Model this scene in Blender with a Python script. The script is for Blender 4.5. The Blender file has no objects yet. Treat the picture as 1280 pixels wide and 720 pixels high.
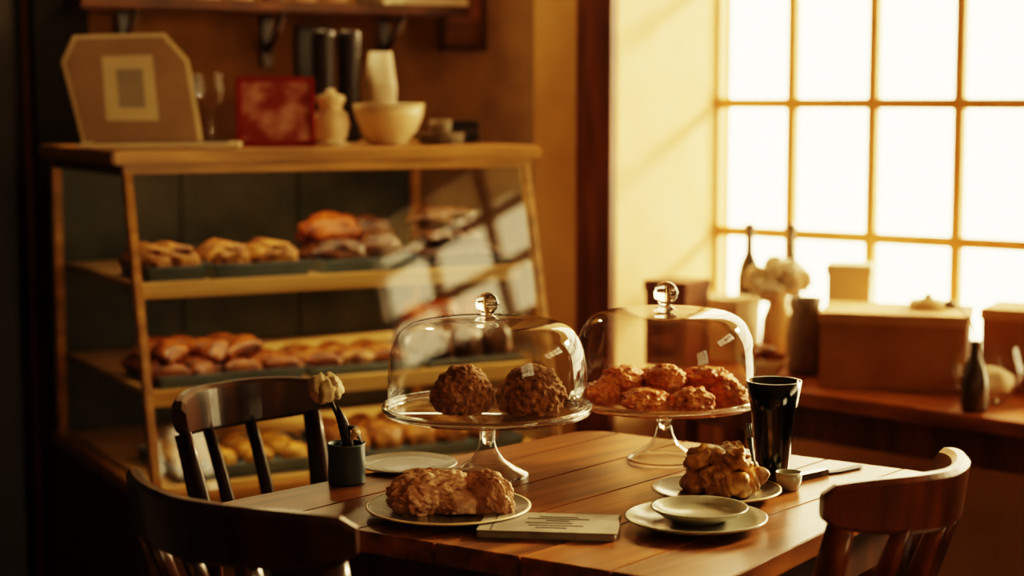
import bpy, bmesh, math, random
from mathutils import Vector, Matrix, Euler, noise
random.seed(4)
SC = bpy.context.scene

# ---------------------------------------------------------------- materials
def lin(h):
    h = h.lstrip('#'); r = [int(h[i:i+2], 16)/255 for i in (0, 2, 4)]
    return tuple([(c/12.92 if c <= .04045 else ((c+.055)/1.055)**2.4) for c in r] + [1])

def newmat(name):
    m = bpy.data.materials.new(name); m.use_nodes = True
    nt = m.node_tree
    return m, nt, nt.nodes['Principled BSDF'], nt.nodes['Material Output']

def pmat(name, c1, c2=None, rough=.5, metal=0, scale=(8, 8, 8), nscale=1.0, detail=4, bump=0.0, bdist=.002,
         rotz=0, island=0.0, spec=.5, coat=0, lo=.35, hi=.65, bscale=None):
    m, nt, b, o = newmat(name)
    N, L = nt.nodes, nt.links
    c1 = lin(c1); c2 = lin(c2) if c2 else c1
    tc = N.new('ShaderNodeTexCoord'); mp0 = N.new('ShaderNodeMapping'); mp = N.new('ShaderNodeMapping')
    mp0.inputs['Rotation'].default_value = (0, 0, -rotz)
    mp.inputs['Scale'].default_value = scale
    L.new(tc.outputs['Object'], mp0.inputs[0]); L.new(mp0.outputs[0], mp.inputs[0])
    n = N.new('ShaderNodeTexNoise'); n.inputs['Scale'].default_value = nscale; n.inputs['Detail'].default_value = detail
    L.new(mp.outputs[0], n.inputs['Vector'])
    r = N.new('ShaderNodeValToRGB')
    r.color_ramp.elements[0].position = lo; r.color_ramp.elements[0].color = c1
    r.color_ramp.elements[1].position = hi; r.color_ramp.elements[1].color = c2
    L.new(n.outputs['Fac'], r.inputs[0])
    col = r.outputs[0]
    if island:
        g = N.new('ShaderNodeNewGeometry'); hs = N.new('ShaderNodeHueSaturation'); mr = N.new('ShaderNodeMapRange')
        mr.inputs['To Min'].default_value = 1-island; mr.inputs['To Max'].default_value = 1+island
        L.new(g.outputs['Random Per Island'], mr.inputs[0]); L.new(mr.outputs[0], hs.inputs['Value'])
        L.new(col, hs.inputs['Color']); col = hs.outputs[0]
    L.new(col, b.inputs['Base Color'])
    b.inputs['Roughness'].default_value = rough; b.inputs['Metallic'].default_value = metal
    b.inputs['Specular IOR Level'].default_value = spec
    b.inputs['Coat Weight'].default_value = coat; b.inputs['Coat Roughness'].default_value = .15
    if bump:
        bp = N.new('ShaderNodeBump'); bp.inputs['Strength'].default_value = bump; bp.inputs['Distance'].default_value = bdist
        src = n.outputs['Fac']
        if bscale:
            n2 = N.new('ShaderNodeTexNoise'); n2.inputs['Scale'].default_value = bscale; n2.inputs['Detail'].default_value = 6
            L.new(tc.outputs['Object'], n2.inputs['Vector']); src = n2.outputs['Fac']
        L.new(src, bp.inputs['Height']); L.new(bp.outputs[0], b.inputs['Normal'])
    return m

def thin_glass(name, tint=(.975, .975, .97), base=.03, edge=.85, power=3.2, rough=.012):
    """thin clear sheet: transparent body with a Schlick-style reflection"""
    m, nt, b, o = newmat(name); N, L = nt.nodes, nt.links
    t = N.new('ShaderNodeBsdfTransparent'); t.inputs[0].default_value = (*tint, 1)
    g = N.new('ShaderNodeBsdfGlossy'); g.inputs['Roughness'].default_value = rough
    f = N.new('ShaderNodeLayerWeight'); f.inputs[0].default_value = .5
    p = N.new('ShaderNodeMath'); p.operation = 'POWER'; p.inputs[1].default_value = power
    a = N.new('ShaderNodeMath'); a.operation = 'MULTIPLY_ADD'; a.inputs[1].default_value = edge; a.inputs[2].default_value = base
    L.new(f.outputs['Facing'], p.inputs[0]); L.new(p.outputs[0], a.inputs[0])
    mx = N.new('ShaderNodeMixShader')
    L.new(a.outputs[0], mx.inputs[0]); L.new(t.outputs[0], mx.inputs[1]); L.new(g.outputs[0], mx.inputs[2])
    L.new(mx.outputs[0], o.inputs[0])
    return m

def solid_glass(name, col='#ffffff'):
    m, nt, b, o = newmat(name)
    b.inputs['Base Color'].default_value = lin(col); b.inputs['Roughness'].default_value = .02
    b.inputs['Transmission Weight'].default_value = 1; b.inputs['IOR'].default_value = 1.46
    return m

def emis(name, col, s):
    m, nt, b, o = newmat(name)
    b.inputs['Emission Color'].default_value = lin(col); b.inputs['Emission Strength'].default_value = s
    return m

E1 = math.atan2(.55, .55)
M = dict(
 table=pmat('table_wood', '#502f18', '#9c6633', .31, scale=(3, 45, 45), rotz=E1, island=.16, bump=.25, bdist=.002, lo=.3, hi=.72),
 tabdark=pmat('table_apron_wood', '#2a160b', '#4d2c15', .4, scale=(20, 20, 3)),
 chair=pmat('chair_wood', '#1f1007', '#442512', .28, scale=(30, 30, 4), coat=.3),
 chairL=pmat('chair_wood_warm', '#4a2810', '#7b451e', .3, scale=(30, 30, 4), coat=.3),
 gold=pmat('case_oak_trim', '#9a7034', '#c89850', .35, scale=(4, 30, 30)),
 caseW=pmat('case_oak', '#4a2c12', '#744820', .45, scale=(3, 20, 20)),
 shelfW=pmat('case_shelf_maple', '#cfa45c', '#e6c284', .4, scale=(3, 30, 30)),
 caseback=pmat('case_back_panel', '#383c34', '#4e5044', .3),
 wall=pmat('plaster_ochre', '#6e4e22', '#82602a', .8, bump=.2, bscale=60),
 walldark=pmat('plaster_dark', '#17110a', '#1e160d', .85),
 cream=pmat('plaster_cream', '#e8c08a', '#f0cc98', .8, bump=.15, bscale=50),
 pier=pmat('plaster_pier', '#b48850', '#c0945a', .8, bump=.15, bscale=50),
 trim=pmat('window_trim_wood', '#4e280f', '#74421a', .4, scale=(25, 25, 3)),
 muntin=pmat('window_frame_wood', '#d8a868', '#e8bc7c', .45, scale=(20, 20, 3)),  # bars lightened: the glow of the window is put into the wood colour
 floor=pmat('floor_boards', '#2a180b', '#4a2e15', .4, scale=(20, 2, 20)),
 ceil=pmat('ceiling_paint', '#8c744c', '#987e54', .9),
 counter=pmat('bench_wood', '#7b4820', '#b07238', .35, scale=(4, 30, 30), rotz=-.79),
 card=pmat('cardboard', '#a0703c', '#b0804a', .75),
 cardlid=pmat('cardboard_lid', '#bf945c', '#caa26a', .7),
 whitebox=pmat('white_card', '#d6c8aa', '#e6d8bc', .7),
 glass=thin_glass('dome_glass'),
 stemglass=thin_glass('stand_glass', (.88, .89, .87), .10, .75, 2.2, .03),
 pane=thin_glass('case_glass', (.90, .92, .90), .055, .5, 4, .025),
 sglass=solid_glass('pressed_glass'),
 tray=pmat('enamel_tray', '#56646e', '#687880', .35),
 traydark=pmat('dark_tray', '#26282a', '#303234', .35),
 bun=pmat('baked_bun', '#744010', '#bb8438', .55, nscale=4, bump=.6, bscale=90, bdist=.003),
 crois=pmat('croissant_crust', '#66320c', '#aa661e', .4, nscale=5, bump=.5, bscale=80, bdist=.003),
 loaf=pmat('loaf_crust', '#6a3008', '#a65c14', .5, nscale=3, bump=.6, bscale=60),
 dkbread=pmat('rye_crust', '#3a1f0c', '#6a3f18', .5, nscale=4, bump=.6, bscale=60),
 scone=pmat('bran_scone', '#6e4522', '#ae7f4c', .75, nscale=12, detail=8, bump=.8, bscale=120, bdist=.004, lo=.32, hi=.68),
 orange=pmat('glazed_cookie', '#bc5c18', '#f0ac60', .5, nscale=9, detail=8, bump=.8, bscale=100, bdist=.004, lo=.35, hi=.68),
 pink=pmat('crusty_loaf', '#a87250', '#eec8a4', .5, nscale=7, detail=8, bump=.9, bscale=80, bdist=.004, lo=.3, hi=.66),
 danish=pmat('danish_crust', '#80501a', '#d8a85a', .4, nscale=6, bump=.7, bscale=80, bdist=.004, coat=.2),
 plate=pmat('glazed_plate', '#9a9c8c', '#acac9c', .2, coat=.5),
 plateg=pmat('grey_plate', '#6e6c60', '#86837a', .25, coat=.4),
 paper=pmat('menu_paper', '#7c7466', '#989080', .7, nscale=3),
 ink=pmat('ink', '#3a342b', None, .7),
 steel=pmat('grey_metal', '#48565a', '#586870', .4, metal=.4),
 black=pmat('black_glaze', '#0c0a0a', None, .15, coat=.5),
 blackm=pmat('black_matte', '#221a1e', '#2c2426', .5),
 cup=pmat('paper_cup', '#c4b498', '#d4c4a8', .6),
 creamc=pmat('cream_ceramic', '#e0c8a0', '#ecd6ac', .35, coat=.3),
 red=pmat('red_frame', '#86200f', '#a03018', .4),
 photo=pmat('photo_print', '#8e3a2c', '#d8ac98', .3, nscale=1.0, scale=(14, 14, 14), lo=.4, hi=.6),
 silver=pmat('silver_shell', '#e4d2ac', '#f0e0b8', .4, metal=.1),
 brownp=pmat('brown_panel', '#a88c70', '#b4987a', .6),
 greyp=pmat('grey_print', '#a89c88', '#b4a894', .6),
 petal=pmat('dry_petal', '#c0ac84', '#e4d4ac', .7),
 white=pmat('white_petal', '#e0d6c0', '#f2e8d4', .7, nscale=6),
 stem=pmat('stem', '#2c2a16', '#3e3a20', .6),
 stone=pmat('stoneware', '#7c6e58', '#90806a', .6, nscale=4),
 bottle=pmat('olive_bottle', '#4a3c20', '#5a4a2a', .2, coat=.5),
 cheese=pmat('yellow_pastry', '#96641e', '#c89840', .5, nscale=4),
)

# ---------------------------------------------------------------- mesh builder
class MB:
    def __init__(s): s.bm = bmesh.new(); s.mats = []
    def mi(s, m):
        m = M[m] if isinstance(m, str) else m
        if m not in s.mats: s.mats.append(m)
        return s.mats.index(m)
    def add(s, t, mat, smooth=False, X=None):
        if X is not None: bmesh.ops.transform(t, matrix=X, verts=t.verts)
        i = s.mi(mat)
        for f in t.faces: f.material_index = i; f.smooth = smooth
        me = bpy.data.meshes.new('t'); t.to_mesh(me); t.free()
        s.bm.from_mesh(me); bpy.data.meshes.remove(me)
    def box(s, c, d, mat, rot=(0, 0, 0), bev=.003):
        t = bmesh.new(); bmesh.ops.create_cube(t, size=1)
        bmesh.ops.scale(t, vec=Vector(d), verts=t.verts)
        if bev: bmesh.ops.bevel(t, geom=t.edges[:], offset=min(bev, min(d)*.4), segments=2, affect='EDGES')
        s.add(t, mat, False, Matrix.Translation(c) @ Euler(rot).to_matrix().to_4x4())
    def lathe(s, prof, mat, c=(0, 0, 0), seg=48, rot=(0, 0, 0), sc=(1, 1, 1)):
        t = bmesh.new(); rings = []
        for r, z in prof:
            if r < 1e-5: rings.append([t.verts.new((0, 0, z))])
            else: rings.append([t.verts.new((r*math.cos(2*math.pi*k/seg), r*math.sin(2*math.pi*k/seg), z)) for k in range(seg)])
        for a, b in zip(rings, rings[1:]):
            for k in range(seg):
                k2 = (k+1) % seg
                if len(a) == 1 and len(b) == 1: continue
                if len(a) == 1: t.faces.new((a[0], b[k2], b[k]))
                elif len(b) == 1: t.faces.new((a[k], a[k2], b[0]))
                else: t.faces.new((a[k], a[k2], b[k2], b[k]))
        bmesh.ops.recalc_face_normals(t, faces=t.faces)
        s.add(t, mat, True, Matrix.Translation(c) @ Euler(rot).to_matrix().to_4x4() @ Matrix.Diagonal((*sc, 1)))
    def tube(s, pts, rad, mat, seg=12, flat=None):
        pts = [Vector(p) for p in pts]; n = len(pts)
        if not isinstance(rad, (list, tuple)): rad = [rad]*n
        t = bmesh.new(); rings = []; up = None
        for i, p in enumerate(pts):
            d = (pts[min(i+1, n-1)]-pts[max(i-1, 0)]).normalized()
            if up is None: up = Vector((0, 0, 1)) if abs(d.z) < .9 else Vector((1, 0, 0))
            a = d.cross(up).normalized(); b = a.cross(d).normalized(); up = b
            fa, fb = flat or (1, 1)
            rings.append([t.verts.new(p+rad[i]*(fa*math.cos(2*math.pi*k/seg)*a+fb*math.sin(2*math.pi*k/seg)*b)) for k in range(seg)])
        for a, b in zip(rings, rings[1:]):
            for k in range(seg): t.faces.new((a[k], a[(k+1) % seg], b[(k+1) % seg], b[k]))
        t.faces.new(rings[0][::-1]); t.faces.new(rings[-1])
        bmesh.ops.recalc_face_normals(t, faces=t.faces)
        s.add(t, mat, True)
    def strip(s, pts, w, h, mat, lean=0):
        n = len(pts); pts = [Vector(p) for p in pts]
        t = bmesh.new(); rings = []
        for i, p in enumerate(pts):
            d = (pts[min(i+1, n-1)]-pts[max(i-1, 0)]); d.z = 0; d.normalize()
            nr = Vector((d.y, -d.x, 0)); hh = h[i]/2; ww = w/2; rr = min(ww, hh)*.55
            prof = [(-ww+rr, -hh), (ww-rr, -hh), (ww, -hh+rr), (ww, hh-rr), (ww-rr, hh), (-ww+rr, hh), (-ww, hh-rr), (-ww, -hh+rr)]
            rings.append([t.verts.new(p+nr*(a+lean*b)+Vector((0, 0, b))) for a, b in prof])
        for a, b in zip(rings, rings[1:]):
            for k in range(8): t.faces.new((a[k], a[(k+1) % 8], b[(k+1) % 8], b[k]))
        t.faces.new(rings[0][::-1]); t.faces.new(rings[-1])
        bmesh.ops.recalc_face_normals(t, faces=t.faces)
        s.add(t, mat, False)
    def prism(s, poly, z0, z1, mat, bev=0, X=None):
        t = bmesh.new()
        a = [t.verts.new((x, y, z0)) for x, y in poly]; b = [t.verts.new((x, y, z1)) for x, y in poly]
        n = len(poly)
        t.faces.new(a[::-1]); t.faces.new(b)
        for k in range(n): t.faces.new((a[k], a[(k+1) % n], b[(k+1) % n], b[k]))
        bmesh.ops.recalc_face_normals(t, faces=t.faces)
        if bev: bmesh.ops.bevel(t, geom=t.edges[:], offset=bev, segments=2, affect='EDGES')
        s.add(t, mat, False, X)
    def quad(s, pts, mat):
        t = bmesh.new(); t.faces.new([t.verts.new(p) for p in pts]); s.add(t, mat, False)
    def blob(s, c, r, mat, seed=0, amp=.15, freq=2.0, sub=4, rz=0, flatb=True, fine=.5):
        t = bmesh.new(); bmesh.ops.create_icosphere(t, subdivisions=sub, radius=1)
        o = Vector((seed*7.3, seed*3.1, seed*1.7))
        for v in t.verts:
            p = v.co.copy()
            k = 1+amp*noise.noise(p*freq+o)*1.6+amp*fine*noise.noise(p*freq*3.1+o)+amp*fine*.5*noise.noise(p*freq*8+o)
            v.co = p*k
            if flatb and v.co.z < -.6: v.co.z = -.6+(v.co.z+.6)*.15
        s.add(t, mat, True, Matrix.Translation(c) @ Matrix.Rotation(rz, 4, 'Z') @ Matrix.Diagonal((*r, 1)))
    def croissant(s, c, L, R, mat, rz=0, bend=.9, rings=36, ridges=7, tilt=0):
        pts = []; rad = []
        rr = L/(2*math.sin(bend)) if bend > .01 else 1
        for i in range(rings+1):
            u = i/rings*2-1
            pts.append(Vector((rr*math.sin(u*bend), rr*math.cos(u*bend)-rr, 0)))
            rad.append(R*(.12+.88*(1-abs(u)**1.8)**.7)*(1+.13*abs(math.sin(ridges*math.pi*(u*.5+.5)))-.06))
        Mx = Matrix.Translation(c) @ Euler((0, tilt, rz)).to_matrix().to_4x4()
        s.tube([Mx @ p for p in pts], rad, mat, 14, (1, .85))
    def done(s, name, loc=(0, 0, 0), rz=0):
        me = bpy.data.meshes.new(name); s.bm.to_mesh(me); s.bm.free()
        for m in s.mats: me.materials.append(m)
        o = bpy.data.objects.new(name, me); o.location = loc; o.rotation_euler = (0, 0, rz)
        SC.collection.objects.link(o); return o

# ---------------------------------------------------------------- camera
cd = bpy.data.cameras.new('camera'); cam = bpy.data.objects.new('camera', cd); SC.collection.objects.link(cam)
cam.location = (0, 0, 1.30); cam.rotation_euler = (math.radians(90-6.1), 0, 0)
cd.sensor_width = 36; cd.lens = 61.9; cd.clip_start = .05
cd.dof.use_dof = True; cd.dof.focus_distance = 2.42; cd.dof.aperture_fstop = 2.8
SC.camera = cam

# ---------------------------------------------------------------- room shell
def wallbox(mb, p0, p1, z0, z1, th, n, mat):
    p0 = Vector((*p0, 0)); p1 = Vector((*p1, 0)); d = p1-p0; a = math.atan2(d.y, d.x)
    c = (p0+p1)/2+Vector((*n, 0))*th/2; c.z = (z0+z1)/2
    mb.box(c, (d.length, th, z1-z0), mat, (0, 0, a), 0)

H = 2.7
def BW(t, off=0): return (.03-.883*t+.469*off, 5.25-.469*t-.883*off)   # back wall line, off = into the room
def WW(t, off=0): return (.568+.8*t-.6*off, 5-.6*t-.8*off)             # window wall line

mb = MB(); wallbox(mb, BW(-.75), BW(1.47), 0, H, .12, (-.469, .883), 'wall'); mb.done('wall_back')
p = BW(1.45)
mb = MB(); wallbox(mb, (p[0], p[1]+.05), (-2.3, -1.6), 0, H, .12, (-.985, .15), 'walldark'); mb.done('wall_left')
R0 = Vector(WW(2.2)); R1 = Vector((2.7, -1.6))
def RW(t): v = R0.lerp(R1, t); return (v.x, v.y)
ra = math.atan2((R1-R0).y, (R1-R0).x)
WINS = ((.08, .34, 1.70, 2.45), (.56, .84, 1.0, 2.05))  # second opening is unseen, added as fill light for the table
mb = MB(); prev = 0
for a, b, z0, z1 in WINS:
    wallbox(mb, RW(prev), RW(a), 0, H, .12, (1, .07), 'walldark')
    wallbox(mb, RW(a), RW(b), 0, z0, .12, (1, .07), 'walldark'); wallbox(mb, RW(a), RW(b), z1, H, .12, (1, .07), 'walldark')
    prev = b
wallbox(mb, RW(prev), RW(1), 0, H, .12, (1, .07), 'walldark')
mb.done('wall_right')
for i, (a, b, z0, z1) in enumerate(WINS):
    mb = MB()
    for k in range(5):
        v = RW(a+(b-a)*k/4); mb.box((v[0]+.05, v[1], (z0+z1)/2), (.05, .04, z1-z0), 'trim', (0, 0, ra), .003)
    for k in range(4):
        v = RW((a+b)/2); mb.box((v[0]+.05, v[1], z0+.02+(z1-z0-.04)*k/3), ((b-a)*(R1-R0).length, .04, .04), 'trim', (0, 0, ra), .003)
    mb.done('window_%d' % (i+2))  # the last of these is the added fill opening
mb = MB()
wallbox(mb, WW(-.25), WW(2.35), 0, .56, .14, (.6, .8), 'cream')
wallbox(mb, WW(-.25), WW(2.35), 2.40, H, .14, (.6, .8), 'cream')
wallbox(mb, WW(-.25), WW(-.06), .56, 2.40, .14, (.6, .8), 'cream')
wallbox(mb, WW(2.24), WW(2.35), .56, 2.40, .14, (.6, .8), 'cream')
mb.done('wall_window')
mb = MB(); wallbox(mb, (-2.4, -1.6), (2.8, -1.6), 0, H, .12, (0, -1), 'pier'); mb.done('wall_front')
mb = MB(); mb.box((.2, 1.9, -.05), (6.5, 8.2, .1), 'floor', bev=0); mb.done('floor')
mb = MB(); mb.box((.2, 1.9, H+.05), (6.5, 8.2, .1), 'ceil', bev=0); mb.done('ceiling')
ang = math.atan2(-.6, .8)
mb = MB()
cx = Vector((.268, 4.6, 0))+Vector((-.8, .6, 0))*.13+Vector((.6, .8, 0))*.30
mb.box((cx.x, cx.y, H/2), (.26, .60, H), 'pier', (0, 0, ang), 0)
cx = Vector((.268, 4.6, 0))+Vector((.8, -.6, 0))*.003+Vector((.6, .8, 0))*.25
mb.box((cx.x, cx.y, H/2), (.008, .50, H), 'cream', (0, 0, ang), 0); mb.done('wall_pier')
mb = MB()
cx = Vector((.268, 4.6, 0))+Vector((-.8, .6, 0))*.05+Vector((-.6, -.8, 0))*.015
mb.box((cx.x, cx.y, H/2), (.11, .03, H), 'trim', (0, 0, ang), .004)
mb.done('trim_1')

# window
mb = MB()
def wbar(t0, t1, z0, z1, dep, mat='muntin', off=-.02):
    a = Vector((*WW(t0, off), 0)); b = Vector((*WW(t1, off), 0)); c = (a+b)/2; c.z = (z0+z1)/2
    mb.box(c, ((b-a).length, dep, z1-z0), mat, (0, 0, ang), .004)
wbar(-.06, .0, .56, 2.40, .10, 'trim', .0); wbar(2.18, 2.24, .56, 2.40, .10, 'trim', 0)
wbar(-.06, 2.24, .54, .60, .12, 'trim', -.02); wbar(-.06, 2.24, 2.37, 2.42, .10, 'trim', 0)
for i in range(1, 9):
    w = .014 if i != 4 else .02
    wbar(.242*i-w, .242*i+w, .6, 2.37, .035)
wbar(0, .018, .6, 2.37, .04)
for z in (.93, 1.29, 1.65, 2.01): wbar(0, 2.18, z-.014, z+.014, .034)
mb.done('window_1')

# ---------------------------------------------------------------- wooden table
Lc, Bc, Rc, Fc = [Vector(p) for p in ((-.42, 2.355), (.13, 2.915), (.635, 2.56), (.225, 1.95))]
def roundpoly(P, r, k=6):
    out = []
    for i in range(len(P)):
        a, b, c = P[i-1], P[i], P[(i+1) % len(P)]
        p0 = b+(a-b).normalized()*r; p1 = b+(c-b).normalized()*r
        for j in range(k+1):
            t = j/k; out.append((1-t)**2*p0+2*t*(1-t)*b+t*t*p1)
    return out
def clip(poly, a, n):
    out = []
    for i in range(len(poly)):
        p, q = poly[i-1], poly[i]; dp, dq = (p-a).dot(n), (q-a).dot(n)
        if (dp >= 0) != (dq >= 0): out.append(p+(q-p)*dp/(dp-dq))
        if dq >= 0: out.append(q)
    return out
rp = roundpoly([Lc, Fc, Rc, Bc], .05)
e1 = (Bc-Lc+Rc-Fc).normalized(); e2 = Vector((e1.y, -e1.x))
vals = [p.dot(e2) for p in rp]; lo, hi = min(vals), max(vals); NP = 6
mb = MB()
for i in range(NP):
    a = lo+(hi-lo)*i/NP+.0009; b = lo+(hi-lo)*(i+1)/NP-.0009
    q = clip(rp, e2*a, e2); q = clip(q, e2*b, -e2)
    qq = []
    for v in q:
        if not qq or (v-qq[-1]).length > .002: qq.append(v)
    if (qq[0]-qq[-1]).length < .002: qq.pop()
    mb.prism([(v.x, v.y) for v in qq], .722, .75, 'table', .0015)
C = (Lc+Bc+Rc+Fc)/4
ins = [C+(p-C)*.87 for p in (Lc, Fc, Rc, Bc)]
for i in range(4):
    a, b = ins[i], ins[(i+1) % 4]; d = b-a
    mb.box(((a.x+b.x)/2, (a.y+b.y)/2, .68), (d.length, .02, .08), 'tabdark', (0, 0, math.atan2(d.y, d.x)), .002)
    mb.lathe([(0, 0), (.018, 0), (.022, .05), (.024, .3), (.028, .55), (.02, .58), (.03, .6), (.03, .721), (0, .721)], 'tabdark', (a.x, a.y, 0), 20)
mb.done('dining_table')

# ---------------------------------------------------------------- chairs
def chair(name, loc, f, w, mat, nsp=5, zt=.85):
    mb = MB()
    n = 28; sag = .075; y0 = -.20
    def arc(x, k=1.0): return y0-sag*(1-(x/w)**2)*k
    pts = []; hs = []
    for i in range(n+1):
        u = i/n*2-1; x = u*w*1.04
        hh = (.062*(1-.25*abs(u)**6)+.012*(1-u*u))*(1 if abs(u) < .93 else 1-.35*(abs(u)-.93)/.07)
        pts.append((x, arc(x), zt-.034+.006*abs(u))); hs.append(hh)
    mb.strip(pts, .022, hs, mat, lean=.12)
    for i in range(nsp):
        u = (i/(nsp-1))*2-1
        xt = u*w*.92; xb = u*w*.74
        yt = arc(xt)+.002; yb = -.165-.02*(1-u*u)
        edge = abs(u) > .9
        r0 = .014 if edge else .009
        P = []
        for j in range(9):
            t = j/8; z = .44+t*(zt-.055-.44)
            P.append((xb+(xt-xb)*t, yb+(yt-yb)*(t**1.3)+.014*math.sin(t*math.pi), z))
        mb.tube(P, [r0*(1+.25*math.sin(math.pi*j/8)) for j in range(9)], mat, 10, (1.3, .75) )
    sw = max(w, .17)*.98
    S = roundpoly([Vector((-sw*.86, -.19)), Vector((sw*.86, -.19)), Vector((sw, .19)), Vector((-sw, .19))], .07, 5)
    mb.prism([(v.x, v.y) for v in S], .425, .452, mat, .006)
    for sx in (-1, 1):
        for sy in (-1, 1):
            a = Vector((sx*sw*.72, sy*.14, .427)); b = Vector((sx*sw*.95, sy*.19, 0))
            mb.tube([a.lerp(b, t) for t in (0, .15, .4, .6, .85, 1)], [.013, .016, .019, .018, .014, .012], mat, 12)
        mb.tube([(sx*sw*.84, -.165, .2), (sx*sw*.84, 0, .2), (sx*sw*.84, .165, .2)], [.008, .011, .008], mat)
    mb.tube([(-sw*.84, 0, .2), (0, 0, .2), (sw*.84, 0, .2)], [.008, .011, .008], mat)
    return mb.done(name, (loc[0], loc[1], 0), math.atan2(-f[0], f[1]))
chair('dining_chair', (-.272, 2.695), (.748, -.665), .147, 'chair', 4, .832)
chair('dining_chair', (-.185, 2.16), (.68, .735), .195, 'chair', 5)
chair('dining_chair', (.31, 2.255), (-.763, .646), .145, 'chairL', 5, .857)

# ---------------------------------------------------------------- cake stands
def stand(name, loc, R, ztray, zd, zk):
    mb = MB(); h = ztray
    br = R*.40
    mb.lathe([(br*.96, .0008), (br, .003), (br*.98, .006), (br*.7, .014), (br*.4, .026), (.015, .040), (.011, .055),
              (.0115, h-.03), (.014, h-.02), (.028, h-.008), (.04, h-.004)], 'stemglass')
    mb.lathe([(br*.94, .0006), (br*1.01, .002), (br*.99, .005), (br*.94, .0045), (br*.94, .0006)], 'sglass')
    mb.lathe([(0, .045), (.008, .05), (.008, h-.025), (0, h-.02)], 'sglass', seg=24)
    mb.lathe([(0, h-.003), (R*.9, h-.003), (R*1.0, h-.001)], 'stemglass', seg=72)
    mb.lathe([(R*.97, h-.001), (R*1.0, h-.002), (R*1.03, h+.004), (R*1.03, h+.009), (R*1.015, h+.009), (R*.985, h+.003), (R*.97, h-.001)], 'sglass', seg=96)
    D = R*.97; H0 = zd-h
    pr = [(1, .01), (1.0, .25), (.99, .45), (.97, .62), (.925, .76), (.845, .88), (.70, .955), (.46, .99), (.2, 1.0), (.06, 1.0)]
    fine = []
    for i in range(len(pr)-1):
        p0 = pr[max(i-1, 0)]; p1 = pr[i]; p2 = pr[i+1]; p3 = pr[min(i+2, len(pr)-1)]
        for j in range(4):
            t = j/4
            fine.append(tuple(.5*((2*p1[k])+(-p0[k]+p2[k])*t+(2*p0[k]-5*p1[k]+4*p2[k]-p3[k])*t*t+(-p0[k]+3*p1[k]-3*p2[k]+p3[k])*t**3) for k in (0, 1)))
    fine.append(pr[-1])
    mb.lathe([(r*D, h+.002+z*H0) for r, z in fine], 'glass', seg=128)
    mb.lathe([(D-.003, h+.004), (D+.0015, h+.004), (D+.002, h+.0065), (D-.001, h+.0085), (D-.003, h+.0065), (D-.003, h+.004)], 'sglass', seg=96)
    k = zk-zd; kr = k*.44
    mb.lathe([(0, zd-.001), (.02, zd-.001), (.014, zd+.003), (.008, zd+k*.18), (kr*.6, zd+k*.28), (kr*.95, zd+k*.45), (kr, zd+k*.62), (kr*.8, zd+k*.84), (kr*.4, zd+k*.97), (0, zd+k)], 'sglass', seg=32)
    return mb.done(name, loc)
S1 = (-.036, 2.54, .7505); S2 = (.233, 2.655, .7505)
stand('cake_stand', S1, .150, .098, .232, .272)
stand('cake_stand', S2, .142, .092, .232, .276)
mb = MB()
z = .849
for cx, cy, r, sd in ((-.036, -.01, .044, 1), (.064, -.012, .049, 2)):
    mb.blob((cx, cy, z+.6*.040), (r, r*.95, .040), 'scone', sd, .06, 1.8, 6, fine=1.7)
    mb.blob((cx+.002, cy, z+.046), (r*.74, r*.72, .022), 'scone', sd+5, .08, 2.2, 5, flatb=False, fine=1.5)
mb.done('bran_scones', (S1[0], S1[1], 0))
mb = MB(); z = .8425
for i, (x, y, r, hh, zz) in enumerate(((-.09, -.02, .034, .022, 0), (-.035, -.07, .038, .02, 0), (.035, -.08, .038, .021, 0), (.09, -.035, .034, .024, 0),
                            (-.04, .02, .036, .024, 0), (.03, .02, .036, .024, 0), (.09, .03, .03, .024, 0), (-.02, .08, .035, .024, 0), (.05, .085, .03, .022, 0),
                            (-.065, -.005, .038, .020, .022), (0, -.01, .038, .021, .024), (.065, .0, .036, .020, .022))):
    mb.blob((x, y, z+zz+hh*.6), (r, r*.85, hh), 'orange', i+40, .12, 2.2, 5, rz=i*.8, flatb=(zz == 0), fine=1.1)
mb.done('glazed_cookies', (S2[0], S2[1], 0))

# ---------------------------------------------------------------- plates and food on table
def plate(name, loc, R, mat, h=.014, rim=None):
    mb = MB()
    mb.lathe([(0, 0), (R*.55, 0), (R*.6, .002), (R*.85, h*.55), (R, h), (R*1.0, h+.002), (R*.97, h+.002), (R*.82, h*.75), (R*.62, .005), (0, .004)], mat, seg=64)
    if rim: mb.lathe([(R*.975, h+.0023), (R*1.003, h+.0023), (R*1.003, h+.0005)], rim, seg=64)
    return mb.done(name, loc)
T = .7505
plate('serving_plate', (-.085, 2.30, T), .110, 'plateg', .012, 'creamc')
mb = MB()
mb.blob((-.030, .006, .022), (.060, .032, .035), 'pink', 61, .09, 2.0, 6, rz=.15, fine=1.3)
mb.blob((-.054, -.004, .016), (.030, .030, .026), 'pink', 65, .10, 2.0, 5, rz=.4, fine=1.3)
mb.blob((.042, -.004, .021), (.046, .024, .034), 'pink', 62, .08, 2.0, 6, rz=-.85, fine=1.2)
mb.blob((.006, -.014, .014), (.032, .020, .019), 'pink', 66, .10, 2.0, 5, rz=.2, fine=1.3)
mb.done('crusty_bread', (-.075, 2.30, T+.0045))
plate('round_board', (-.158, 2.607, T), .076, 'plateg', .006)
plate('small_plate', (.284, 2.405, T), .090, 'plateg', .012, 'creamc')
mb = MB()
for i in range(9):
    a = i*2.4; r = .036 if i < 6 else .012; z = .02 if i < 6 else .048
    mb.croissant((math.cos(a)*r, math.sin(a)*r, z), .055, .019, 'danish', a+1.2, 1.2, 24, 4, .5*math.sin(i*2.1))
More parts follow.
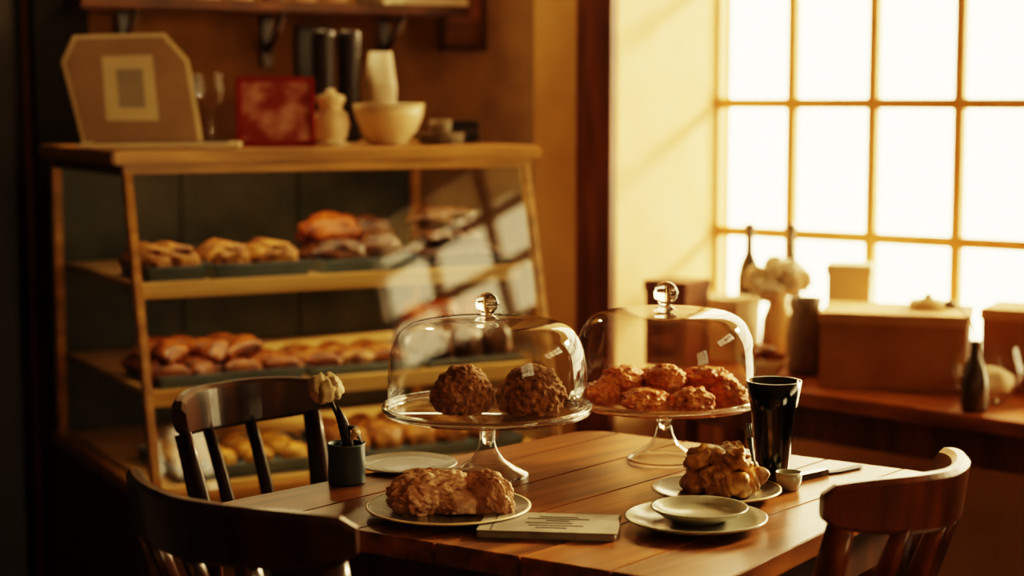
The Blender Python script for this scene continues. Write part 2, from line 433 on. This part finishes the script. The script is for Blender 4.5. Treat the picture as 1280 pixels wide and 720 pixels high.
for i in range(6):
    a = i*1.05
    mb.blob((math.cos(a)*.028, math.sin(a)*.026, .026+.022*(i % 2)), (.024, .02, .02), 'danish', i+80, .25, 2.3, 4, rz=a, flatb=False)
mb.blob((0, 0, .022), (.04, .04, .03), 'danish', 90, .2, 2.3, 4)
mb.done('danish_pastries', (.294, 2.41, T+.004))
plate('saucer', (.238, 2.235, T), .0925, 'plate', .013)
mb = MB()
mb.lathe([(0, 0), (.035, 0), (.036, .003), (.052, .008), (.063, .016), (.0635, .018), (.061, .018), (.05, .011), (.034, .006), (0, .005)], 'plate', seg=64)
mb.done('shallow_bowl', (.244, 2.25, T+.0055))
mb = MB()
mb.box((0, 0, .004), (.175, .10, .008), 'paper', bev=.0015); mb.box((.001, 0, .0095), (.178, .103, .002), 'paper', bev=.0006)
mb.box((-.07, 0, .0107), (.002, .095, .0006), 'ink', bev=0)
for i, (x, y, w_) in enumerate(((.01, .028, .05), (.01, .018, .08), (.01, .008, .03), (.0, -.005, .06), (.01, -.018, .07), (.005, -.03, .04))):
    mb.box((x, y, .0108), (w_, .0035, .0005), 'ink', bev=0)
mb.done('menu_booklet', (.048, 2.215, T), -.12)
mb = MB()
mb.lathe([(0, 0), (.026, 0), (.027, .003), (.0265, .055), (.028, .058), (.026, .058), (.0245, .054), (.0245, .006), (0, .005)], 'steel')
mb.tube([(.0, 0, .01), (-.004, 0, .06), (-.012, 0, .095), (-.022, 0, .12), (-.026, 0, .13)], [.003]*4+[.006], 'stem')
mb.tube([(.010, 0, .01), (.004, -.005, .06), (-.004, -.006, .09), (-.012, -.006, .112)], [.004, .006, .007, .002], 'blackm')
for i in range(5):
    a = i*1.256
    mb.blob((-.03+math.cos(a)*.012, math.sin(a)*.012, .137+.004*math.sin(a*2)), (.013, .013, .017), 'petal', 20+i, .25, 2, 3, flatb=False)
mb.blob((-.03, 0, .139), (.011, .011, .018), 'petal', 27, .2, 2, 3, flatb=False)
mb.tube([(.0, -.002, .055), (.010, -.01, .070), (.016, -.014, .078)], [.002, .004, .007], 'petal')
mb.tube([(-.004, .0, .085), (.012, -.004, .080), (.024, -.008, .058)], [.004, .010, .002], 'blackm', 10, (1, .4))
mb.done('bud_vase', (-.2385, 2.50, T))
mb = MB()
mb.lathe([(0, 0), (.022, 0), (.023, .004), (.027, .05), (.033, .105), (.040, .148), (.0385, .148), (.032, .105), (.025, .05), (.02, .008), (0, .008)], 'black')
mb.done('black_tumbler', (.377, 2.505, T))
mb = MB()
mb.lathe([(0, 0), (.014, 0), (.018, .012), (.019, .026), (.0175, .026), (.016, .012), (0, .004)], 'plate'); mb.done('espresso_cup', (.392, 2.452, T))
mb = MB()
mb.prism([(-.085, -.007), (-.02, -.008), (.0, -.005), (.0, .005), (-.02, .008), (-.085, .007)], 0, .009, 'black', .0015)
mb.prism([(.0, -.005), (.02, -.010), (.065, -.011), (.08, -.004), (.084, .005), (.0, .005)], .0, .003, 'blackm', .0006)
mb.done('table_knife', (.465, 2.555, T), .72)
mb = MB()
mb.tube([(0, 0, 0), (-.012, .01, .04), (-.016, .014, .07)], [.002, .0022, .004], 'steel', 8)
for k in (-1, 0, 1): mb.tube([(-.016+k*.003, .014, .068), (-.018+k*.003, .016, .09)], .0012, 'steel', 6)
mb.done('fork', (.347, 2.40, T+.012))

# ---------------------------------------------------------------- display case
CA = math.radians(28); CO = Vector((-.844, 3.80, 0))
def CP(x, y, z=0): return (CO.x+math.cos(CA)*x-math.sin(CA)*y, CO.y+math.sin(CA)*x+math.cos(CA)*y, z)
W, DB, ZB, ZT = 1.0, .64, .46, 1.16
def yf(z): return -.18*(ZT-z)/(ZT-ZB)
lampm = emis('case_lamp', '#ffd890', 5)
mb = MB()
mb.box((W/2, (DB-.18)/2, ZB/2+.03), (W, DB+.18, ZB-.06), 'caseW', bev=.006)
mb.box((W/2, (DB-.14)/2, .03), (W-.06, DB+.08, .06), 'blackm', bev=0)
for i in range(3): mb.box((W*(i+.5)/3, -.183, .23), (W/3-.05, .012, .32), 'caseW', bev=.005)
mb.box((W/2, (DB-.18)/2, ZB-.005), (W+.02, DB+.20, .03), 'gold', bev=.005)
mb.box((W/2, DB/2-.005, ZT+.015), (W+.05, DB+.05, .03), 'gold', bev=.006)
mb.box((W/2, -.005, ZT-.010), (W, .025, .02), 'gold', bev=.003)
for x in (.012, W-.012):
    a = Vector((x, -.0, ZT)); b = Vector((x, -.18, ZB)); d = a-b
    mb.box((a+b)/2, (.020, .022, d.length), 'gold', (-math.atan2(.18, ZT-ZB), 0, 0), .003)
    mb.box((x, DB-.012, (ZT+ZB)/2), (.024, .024, ZT-ZB), 'gold', bev=.003)
    mb.box((x, DB/2, ZT-.012), (.02, DB, .024), 'caseW', bev=.003)
mb.quad([(.02, -.003, ZT), (W-.02, -.003, ZT), (W-.02, -.178, ZB+.01), (.02, -.178, ZB+.01)], 'pane')
for x in (.012, W-.012):
    mb.quad([(x, 0, ZT), (x, DB, ZT), (x, DB, ZB), (x, -.178, ZB)], 'pane')
mb.box((W/2, DB-.005, (ZT+ZB)/2), (W-.05, .012, ZT-ZB), 'caseback', bev=0)
for x in (.34, .66): mb.box((x, DB-.014, (ZT+ZB)/2), (.02, .012, ZT-ZB), 'caseback', bev=0)
ZS = (.895, .668)
for z in ZS:
    y0 = yf(z)+.02; y1 = .60
    mb.box((W/2-.01, (y0+y1)/2, z), (W-.07, y1-y0, .012), 'shelfW', bev=.002)
    mb.box((W/2-.01, y0+.008, z-.006), (W-.07, .018, .036), 'shelfW', bev=.003)
    mb.box((W/2-.01, y0+.032, z-.012), (W-.1, .02, .010), lampm, bev=.002)
mb.box((W/2, .2, ZB+.013), (W-.05, .72, .006), 'shelfW', bev=0)
mb.box((W/2, .05, ZT-.007), (W-.1, .03, .012), lampm, bev=.003)
mb.done('bakery_display_case', CO, CA)

def tray(mb, x0, x1, y0, y1, z, h, mat):
    cx, cy = (x0+x1)/2, (y0+y1)/2
    mb.box((cx, cy, z+.003), (x1-x0, y1-y0, .006), mat, bev=.001)
    for yy in (y0, y1): mb.box((cx, yy, z+h/2), (x1-x0+.006, .006, h), mat, (0.25 if yy == y0 else -.25, 0, 0), .001)
    for xx in (x0, x1): mb.box((xx, cy, z+h/2), (.006, y1-y0, h), mat, (0, -.25 if xx == x0 else .25, 0), .001)
z1 = ZS[0]+.0065; yy = yf(.92)+.04
mb = MB(); tray(mb, .055, .175, yy, yy+.22, z1, .036, 'tray'); tray(mb, .205, .42, yy, yy+.22, z1, .036, 'tray')
i = 0
for x, ys in ((.085, (.05, .13, .19)), (.14, (.05, .14, .19)), (.26, (.05, .12, .19)), (.37, (.05, .12, .19))):
    for y in ys:
        i += 1
        mb.blob((x, yy+y, z1+.038), (.042, .034, .034), 'bun', i, .13, 1.6, 4)
        mb.blob((x+.004, yy+y-.004, z1+.066), (.024, .02, .012), 'bun', i+3, .15, 2, 3, flatb=False)
mb.done('bun_trays', CO, CA)
mb = MB(); tray(mb, .47, .70, yy, yy+.24, z1, .034, 'tray')
mb.blob((.55, yy+.19, z1+.085), (.085, .055, .045), 'loaf', 3, .14, 2, 4, rz=.2)
mb.blob((.54, yy+.15, z1+.03), (.08, .08, .04), 'dkbread', 13, .14, 2, 4, rz=.2)
mb.blob((.53, yy+.08, z1+.04), (.07, .04, .035), 'dkbread', 5, .12, 2, 4)
mb.blob((.64, yy+.10, z1+.045), (.06, .045, .04), 'dkbread', 6, .12, 2, 4, rz=.2)
mb.blob((.65, yy+.19, z1+.075), (.065, .045, .045), 'dkbread', 7, .12, 2, 4, rz=-.2)
mb.done('bread_tray', CO, CA)
mb = MB(); tray(mb, .73, .94, yy, yy+.24, z1, .02, 'traydark')
for k in range(5): mb.croissant((.76+.038*k, yy+.12, z1+.03), .17, .024, 'dkbread', 1.57+.15, .2, 24, 6)
for k in range(4): mb.croissant((.77+.038*k, yy+.14, z1+.068), .17, .024, 'dkbread', 1.57-.1, .2, 24, 6)
mb.blob((.83, yy+.15, z1+.11), (.09, .05, .03), 'dkbread', 8, .15, 2, 4)
mb.done('baguette_tray', CO, CA)
z2 = ZS[1]+.0065; yy = yf(.68)+.045
mb = MB(); tray(mb, .06, .38, yy, yy+.27, z2, .030, 'tray')
random.seed(9)
for k in range(16):
    x = .09+.085*(k % 4)+random.uniform(-.01, .01); y = yy+.04+.065*(k//4)
    mb.croissant((x, y, z2+.03), .085, .027, 'crois', random.uniform(-.7, .7), .9, 24, 6)
for k in range(9):
    mb.croissant((.11+.08*(k % 3)+random.uniform(-.02, .02), yy+.07+.07*(k//3), z2+.066), .085, .027, 'crois', random.uniform(-1.2, 1.2), .9, 24, 6, random.uniform(-.3, .3))
mb.done('croissant_tray', CO, CA)
mb = MB(); tray(mb, .41, .67, yy, yy+.27, z2, .026, 'tray')
for k in range(12): mb.croissant((.45+.085*(k % 3), yy+.05+.055*(k//3), z2+.03), .09, .027, 'bun' if k % 2 else 'crois', random.uniform(-.5, .5), .5, 24, 6)
mb.done('pastry_tray', CO, CA)
mb = MB(); tray(mb, .70, .94, yy, yy+.27, z2, .022, 'tray')
for k in range(9): mb.blob((.74+.078*(k % 3), yy+.05+.08*(k//3), z2+.045), (.042, .038, .05), 'dkbread', 30+k, .12, 1.6, 3)
for k in range(3): mb.blob((.75+.07*k, yy+.19, z2+.11), (.045, .04, .035), 'loaf', 50+k, .12, 1.6, 3)
mb.done('brioche_tray', CO, CA)
z3 = ZB+.0165; yy = yf(.47)+.06
mb = MB(); tray(mb, .08, .44, yy, yy+.3, z3, .03, 'tray')
for k in range(12): mb.blob((.12+.085*(k % 4), yy+.08+.085*(k//4), z3+.024), (.034, .032, .026), 'cheese', 100+k, .10, 1.6, 3)
mb.done('cheese_tart_tray', CO, CA)
mb = MB(); tray(mb, .48, .92, yy, yy+.3, z3, .03, 'tray')
for k in range(15): mb.blob((.52+.085*(k % 5), yy+.08+.085*(k//5), z3+.034), (.038, .036, .038), 'bun', 130+k, .12, 1.6, 3)
mb.done('scone_tray', CO, CA)

# ---------------------------------------------------------------- things on the case
ZC = ZT+.031
mb = MB()
RX = Matrix.Rotation(math.radians(90-10), 4, 'X')
P = [(-.13, 0), (-.178, .20), (-.152, .262), (.06, .268), (.115, .205), (.148, 0)]
def sc(P, k, o=(0, .125)): return [((x+.01)*k-.01, (y-o[1])*k+o[1]) for x, y in P]
mb.prism(P, -.006, .006, 'silver', .002, RX)
mb.prism(sc(P, .93), .0065, .008, 'brownp', 0, RX)
mb.prism([(-.075, .06), (-.085, .21), (.03, .215), (.045, .06)], .0082, .0095, 'silver', 0, RX)
mb.prism([(-.045, .09), (-.052, .18), (.008, .182), (.016, .09)], .0097, .0105, 'greyp', 0, RX)
mb.box((.06, -.11, .006), (.36, .20, .012), 'silver', bev=.004)
mb.box((.06, -.11, .0125), (.30, .11, .001), 'blackm', bev=0)
q = CP(.13, .30); mb.done('laptop', (q[0], q[1], ZC+.0005), .12)
mb = MB()
def frame(mb, w, h, b, fm, pm, tilt=10):
    X = Matrix.Rotation(math.radians(90-tilt), 4, 'X')
    for (x, y, a, c) in ((0, b/2, w, b), (0, h-b/2, w, b), (-w/2+b/2, h/2, b, h), (w/2-b/2, h/2, b, h)):
        mb.prism([(x-a/2, y-c/2), (x+a/2, y-c/2), (x+a/2, y+c/2), (x-a/2, y+c/2)], -.008, .008, fm, .002, X)
    mb.prism([(-w/2+b, b), (w/2-b, b), (w/2-b, h-b), (-w/2+b, h-b)], -.004, .002, pm, 0, X)
frame(mb, .185, .165, .013, 'red', 'photo')
mb.box((0, .05, .05), (.03, .006, .1), 'red', (math.radians(-35), 0, 0), .001)
q = CP(.43, .2); mb.done('picture_frame', (q[0], q[1], ZC), .15)
def tumbler(name, x, y, r, h):
    mb = MB(); mb.lathe([(0, 0), (r*.9, 0), (r*.95, .004), (r, h*.8), (r, h*.82), (r*1.03, h*.83), (r*1.03, h*.97), (r*.9, h), (0, h)], 'blackm', seg=32)
    q = CP(x, y); mb.done(name, (q[0], q[1], ZC))
tumbler('thermos_flask', .665, .48, .029, .285); tumbler('thermos_flask', .735, .48, .029, .285)
mb = MB()
for k in range(11):
    z = k*.014; mb.lathe([(0.0, z+.092), (.029, z+.092), (.040, z+.006), (.042, z+.004), (.042, z), (.037, z)], 'cup', seg=32)
q = CP(.815, .46); mb.done('paper_cup_stack', (q[0], q[1], ZC))
mb = MB()
mb.lathe([(0, 0), (.05, 0), (.052, .006), (.03, .01), (.04, .02), (.046, .05), (.040, .075), (.028, .085), (.028, .1), (.034, .102), (.034, .118), (.012, .124), (.01, .134), (0, .136)], 'creamc', seg=32)
q = CP(.578, .22); mb.done('ceramic_jar', (q[0], q[1], ZC))
mb = MB()
mb.lathe([(0, 0), (.045, 0), (.046, .01), (.066, .03), (.082, .07), (.087, .1), (.083, .1), (.077, .07), (.06, .034), (0, .014)], 'creamc', seg=48)
q = CP(.722, .2); mb.done('mixing_bowl', (q[0], q[1], ZC))
mb = MB()
for k in range(3): mb.lathe([(0, .008*k), (.045, .008*k), (.062, .008*k+.01), (.06, .011+.008*k), (.044, .008*k+.004), (0, .008*k+.004)], 'stone')
mb.lathe([(0, .02), (.018, .02), (.027, .04), (.028, .06), (.026, .06), (0, .03)], 'stone', seg=24)
q = CP(.862, .2); mb.done('stacked_saucers', (q[0], q[1], ZC))
mb = MB(); mb.box((0, 0, .028), (.10, .07, .056), 'traydark', bev=.005); mb.box((0, 0, .03), (.102, .072, .004), 'stone', bev=.001); q = CP(.965, .30); mb.done('tea_tin', (q[0], q[1], ZC))
for x in (.30, .37):
    mb = MB(); mb.lathe([(0, 0), (.03, 0), (.028, .003), (.004, .008), (.003, .08), (.008, .088), (.03, .11), (.035, .14), (.03, .175)], 'glass', seg=32)
    q = CP(x, .5); mb.done('wine_glass', (q[0], q[1], ZC))

# ---------------------------------------------------------------- wall shelf + pictures
wa = math.atan2(.469, .883)
mb = MB()
def onwall(t, off, z): a = BW(t, off); return (a[0], a[1], z)
c = onwall(.81, .10, 1.545); mb.box(c, (1.09, .19, .028), 'caseW', (0, 0, wa), .004)
for t in (.45, .8, 1.2):
    a = onwall(t, .01, 1.43); b = onwall(t, .06, 1.46); d = onwall(t, .14, 1.531)
    mb.tube([a, b, d], .009, 'chair', 8)
    mb.box(onwall(t, .009, 1.46), (.03, .016, .14), 'chair', (0, 0, wa), .002)
mb.done('wall_shelf')
for k in range(9):
    mb = MB(); mb.lathe([(0, 0), (.028, 0), (.03, .004), (.036, .05), (.04, .085), (.037, .085), (.033, .05), (.025, .008), (0, .006)], 'creamc' if k % 3 else 'stone', seg=28)
    P0 = [(.036+.0, 0, .02), (.055, 0, .025), (.058, 0, .05), (.038, 0, .065)]; mb.tube(P0, .005, 'creamc', 8)
    mb.done('coffee_mug', onwall(.56+.09*k, .15, 1.5595), wa+.3)
mb = MB(); mb.box((0, 0, .01), (.2, .13, .02), 'whitebox', bev=.002); mb.box((.005, 0, .032), (.18, .13, .022), 'stone', bev=.002)
mb.done('stacked_books', onwall(.37, .12, 1.5595), wa)
mb = MB(); frame(mb, .15, .2, .016, 'chair', 'caseW', 0); mb.done('wall_picture', onwall(.20, .012, 1.44), wa)
mb = MB(); frame(mb, .11, .17, .012, 'blackm', 'traydark', 0); mb.done('wall_picture', onwall(.66, .012, 1.33), wa)
mb = MB(); wallbox(mb, BW(1.44, .001), BW(1.30, .001), 0, H, .05, (.469, -.883), 'walldark'); mb.done('trim_2')

# ---------------------------------------------------------------- bench under window and its things
ZBn = .62
A = [Vector(p) for p in ((.38, 4.36), (1.38, 3.38), (1.80, 3.97), (.585, 4.90))]
mb = MB()
mb.prism([(v.x, v.y) for v in A], ZBn-.035, ZBn, 'counter', .004)
Cc = sum(A, Vector((0, 0)))/4; In = [Cc+(p-Cc)*.92 for p in A]
for i in range(4):
    a, b = In[i], In[(i+1) % 4]; d = b-a
    mb.box(((a.x+b.x)/2, (a.y+b.y)/2, ZBn-.075), (d.length, .02, .08), 'trim', (0, 0, math.atan2(d.y, d.x)), .002)
    mb.box((a.x, a.y, (ZBn-.036)/2), (.05, .05, ZBn-.036), 'trim', (0, 0, -.77), .003)
a, b = In[0], In[1]; d = b-a
mb.box(((a.x+b.x)/2, (a.y+b.y)/2, .2), (d.length, .03, .05), 'trim', (0, 0, math.atan2(d.y, d.x)), .003)
mb.done('window_bench')
ZBn += .0005
def cbox(name, x, y, s, rz, mat='card', lid='cardlid'):
    mb = MB(); mb.box((0, 0, s[2]/2), s, mat, bev=.002); mb.box((0, 0, s[2]-.012), (s[0]+.008, s[1]+.008, .026), lid, bev=.002)
    mb.done(name, (x, y, ZBn), rz)
cbox('cardboard_box', .925, 4.20, (.34, .24, .18), -.3)
cbox('cardboard_box', 1.265, 4.14, (.26, .18, .19), -.5)
cbox('wooden_crate', .425, 4.50, (.12, .12, .22), -.64, 'trim', 'trim')
cbox('pastry_box', .568, 4.625, (.13, .12, .16), -.64, 'whitebox', 'whitebox')
cbox('pastry_box', .875, 4.52, (.11, .11, .26), -.3, 'whitebox', 'whitebox')
def lobj(name, x, y, prof, mat, z=None, extra=None):
    mb = MB(); mb.lathe(prof, mat, seg=36)
    if extra: extra(mb)
    return mb.done(name, (x, y, ZBn if z is None else z))
lobj('stoneware_vase', .735, 4.36, [(0, 0), (.045, 0), (.05, .02), (.052, .09), (.045, .14), (.034, .165), (.04, .19), (.036, .19), (.03, .165), (.04, .13), (0, .02)], 'stone')
def bp(mb):
    for k in range(7): mb.croissant((math.cos(k)*.025, math.sin(k)*.025, .055+.008*(k % 3)), .06, .015, 'crois', k*1.1, .8, 18, 5)
lobj('pastry_bowl', .615, 4.27, [(0, 0), (.03, 0), (.032, .006), (.055, .03), (.063, .052), (.06, .052), (.05, .03), (0, .012)], 'creamc', None, bp)
def fl(mb):
    random.seed(3)
    for k in range(26):
        v = Vector((random.gauss(0, 1), random.gauss(0, 1), random.gauss(0, 1))).normalized()
        mb.blob((v.x*.06, v.y*.06, .215+v.z*.042), (.028, .028, .022), 'white', k, .3, 2.5, 3, flatb=False)
    mb.blob((0, 0, .215), (.05, .05, .045), 'white', 90, .2, 2, 3, flatb=False)
lobj('vase_of_flowers', .695, 4.57, [(0, 0), (.035, 0), (.045, .05), (.04, .11), (.025, .15), (.03, .17), (.025, .17), (0, .12)], 'creamc', None, fl)
BP = [(0, 0), (.03, 0), (.032, .01), (.032, .2), (.026, .235), (.012, .27), (.011, .33), (.014, .335), (.014, .35), (0, .35)]
lobj('glass_bottle', .64, 4.73, BP, 'bottle'); lobj('glass_bottle', .745, 4.69, BP, 'bottle')
lobj('jar_lid', 1.0, 4.20, [(0, 0), (.045, 0), (.046, .004), (.046, .018), (.04, .022), (.012, .026), (.01, .036), (0, .038)], 'creamc', ZBn+.1815)
def stm(mb):
    mb.tube([(0, 0, .1), (0, 0, .16), (-.01, 0, .2), (-.035, 0, .225), (-.055, 0, .235)], [.002]*4+[.004], 'stem', 8)
    mb.blob((-.058, 0, .235), (.014, .012, .01), 'petal', 5, .2, 2, 3, flatb=False)
lobj('bud_vase', 1.015, 3.82, [(0, 0), (.026, 0), (.03, .01), (.03, .07), (.022, .1), (.012, .12), (.011, .15), (.015, .155), (.012, .155), (0, .12)], 'bottle', None, stm)
lobj('glass_bowl', 1.075, 3.935, [(0, 0), (.035, 0), (.05, .012), (.078, .05), (.082, .08), (.07, .12), (.068, .13)], 'glass', None,
     lambda mb: mb.blob((0, 0, .045), (.055, .055, .036), 'whitebox', 3, .15, 2, 3))

# ---------------------------------------------------------------- pendant lamp, added unseen above the frame to brighten the back wall
mb = MB(); q = CP(.65, .62)
mb.lathe([(.012, .12), (.02, .1), (.06, .06), (.12, 0), (.118, 0), (.058, .056), (.0, .09)], 'black', seg=40)
mb.tube([(0, 0, .1), (0, 0, .599)], .004, 'black', 8)
mb.blob((0, 0, .03), (.03, .03, .03), emis('bulb', '#ffcf80', 20), 0, 0, 1, 3, flatb=False)
mb.done('pendant_lamp', (q[0], q[1], 2.1))
l = bpy.data.lights.new('pendant_light', 'POINT'); l.energy = 20; l.color = (1, .74, .36); l.shadow_soft_size = .05  # added warm light for the wall behind the case
o = bpy.data.objects.new('pendant_light', l); o.location = (q[0], q[1], 2.06); SC.collection.objects.link(o)

for nm, x, y, z, e in (('case_strip', .5, .05, ZT-.02, 1.25), ('case_strip', .49, yf(ZS[0])+.052, ZS[0]-.022, .8), ('case_strip', .49, yf(ZS[1])+.052, ZS[1]-.022, .5)):
    l = bpy.data.lights.new(nm, 'AREA'); l.shape = 'RECTANGLE'; l.size = .88; l.size_y = .02; l.energy = e; l.color = (1, .82, .5)
    o = bpy.data.objects.new(nm, l); q = CP(x, y); o.location = (q[0], q[1], z); o.rotation_euler = (0, 0, CA); SC.collection.objects.link(o)

# ---------------------------------------------------------------- daylight
l = bpy.data.lights.new('sun', 'SUN'); l.energy = 15; l.color = (1, .69, .34); l.angle = math.radians(9)
o = bpy.data.objects.new('sun', l); o.rotation_euler = Vector((-.68, -.56, -.36)).to_track_quat('-Z', 'Y').to_euler(); o.location = (3, 5, 4); SC.collection.objects.link(o)
w = bpy.data.worlds.new('world'); SC.world = w; w.use_nodes = True
bg = w.node_tree.nodes['Background']; bg.inputs[0].default_value = (1, .745, .375, 1); bg.inputs[1].default_value = 11
SC.view_settings.view_transform = 'Filmic'
try: SC.view_settings.look = 'High Contrast'
except Exception: pass
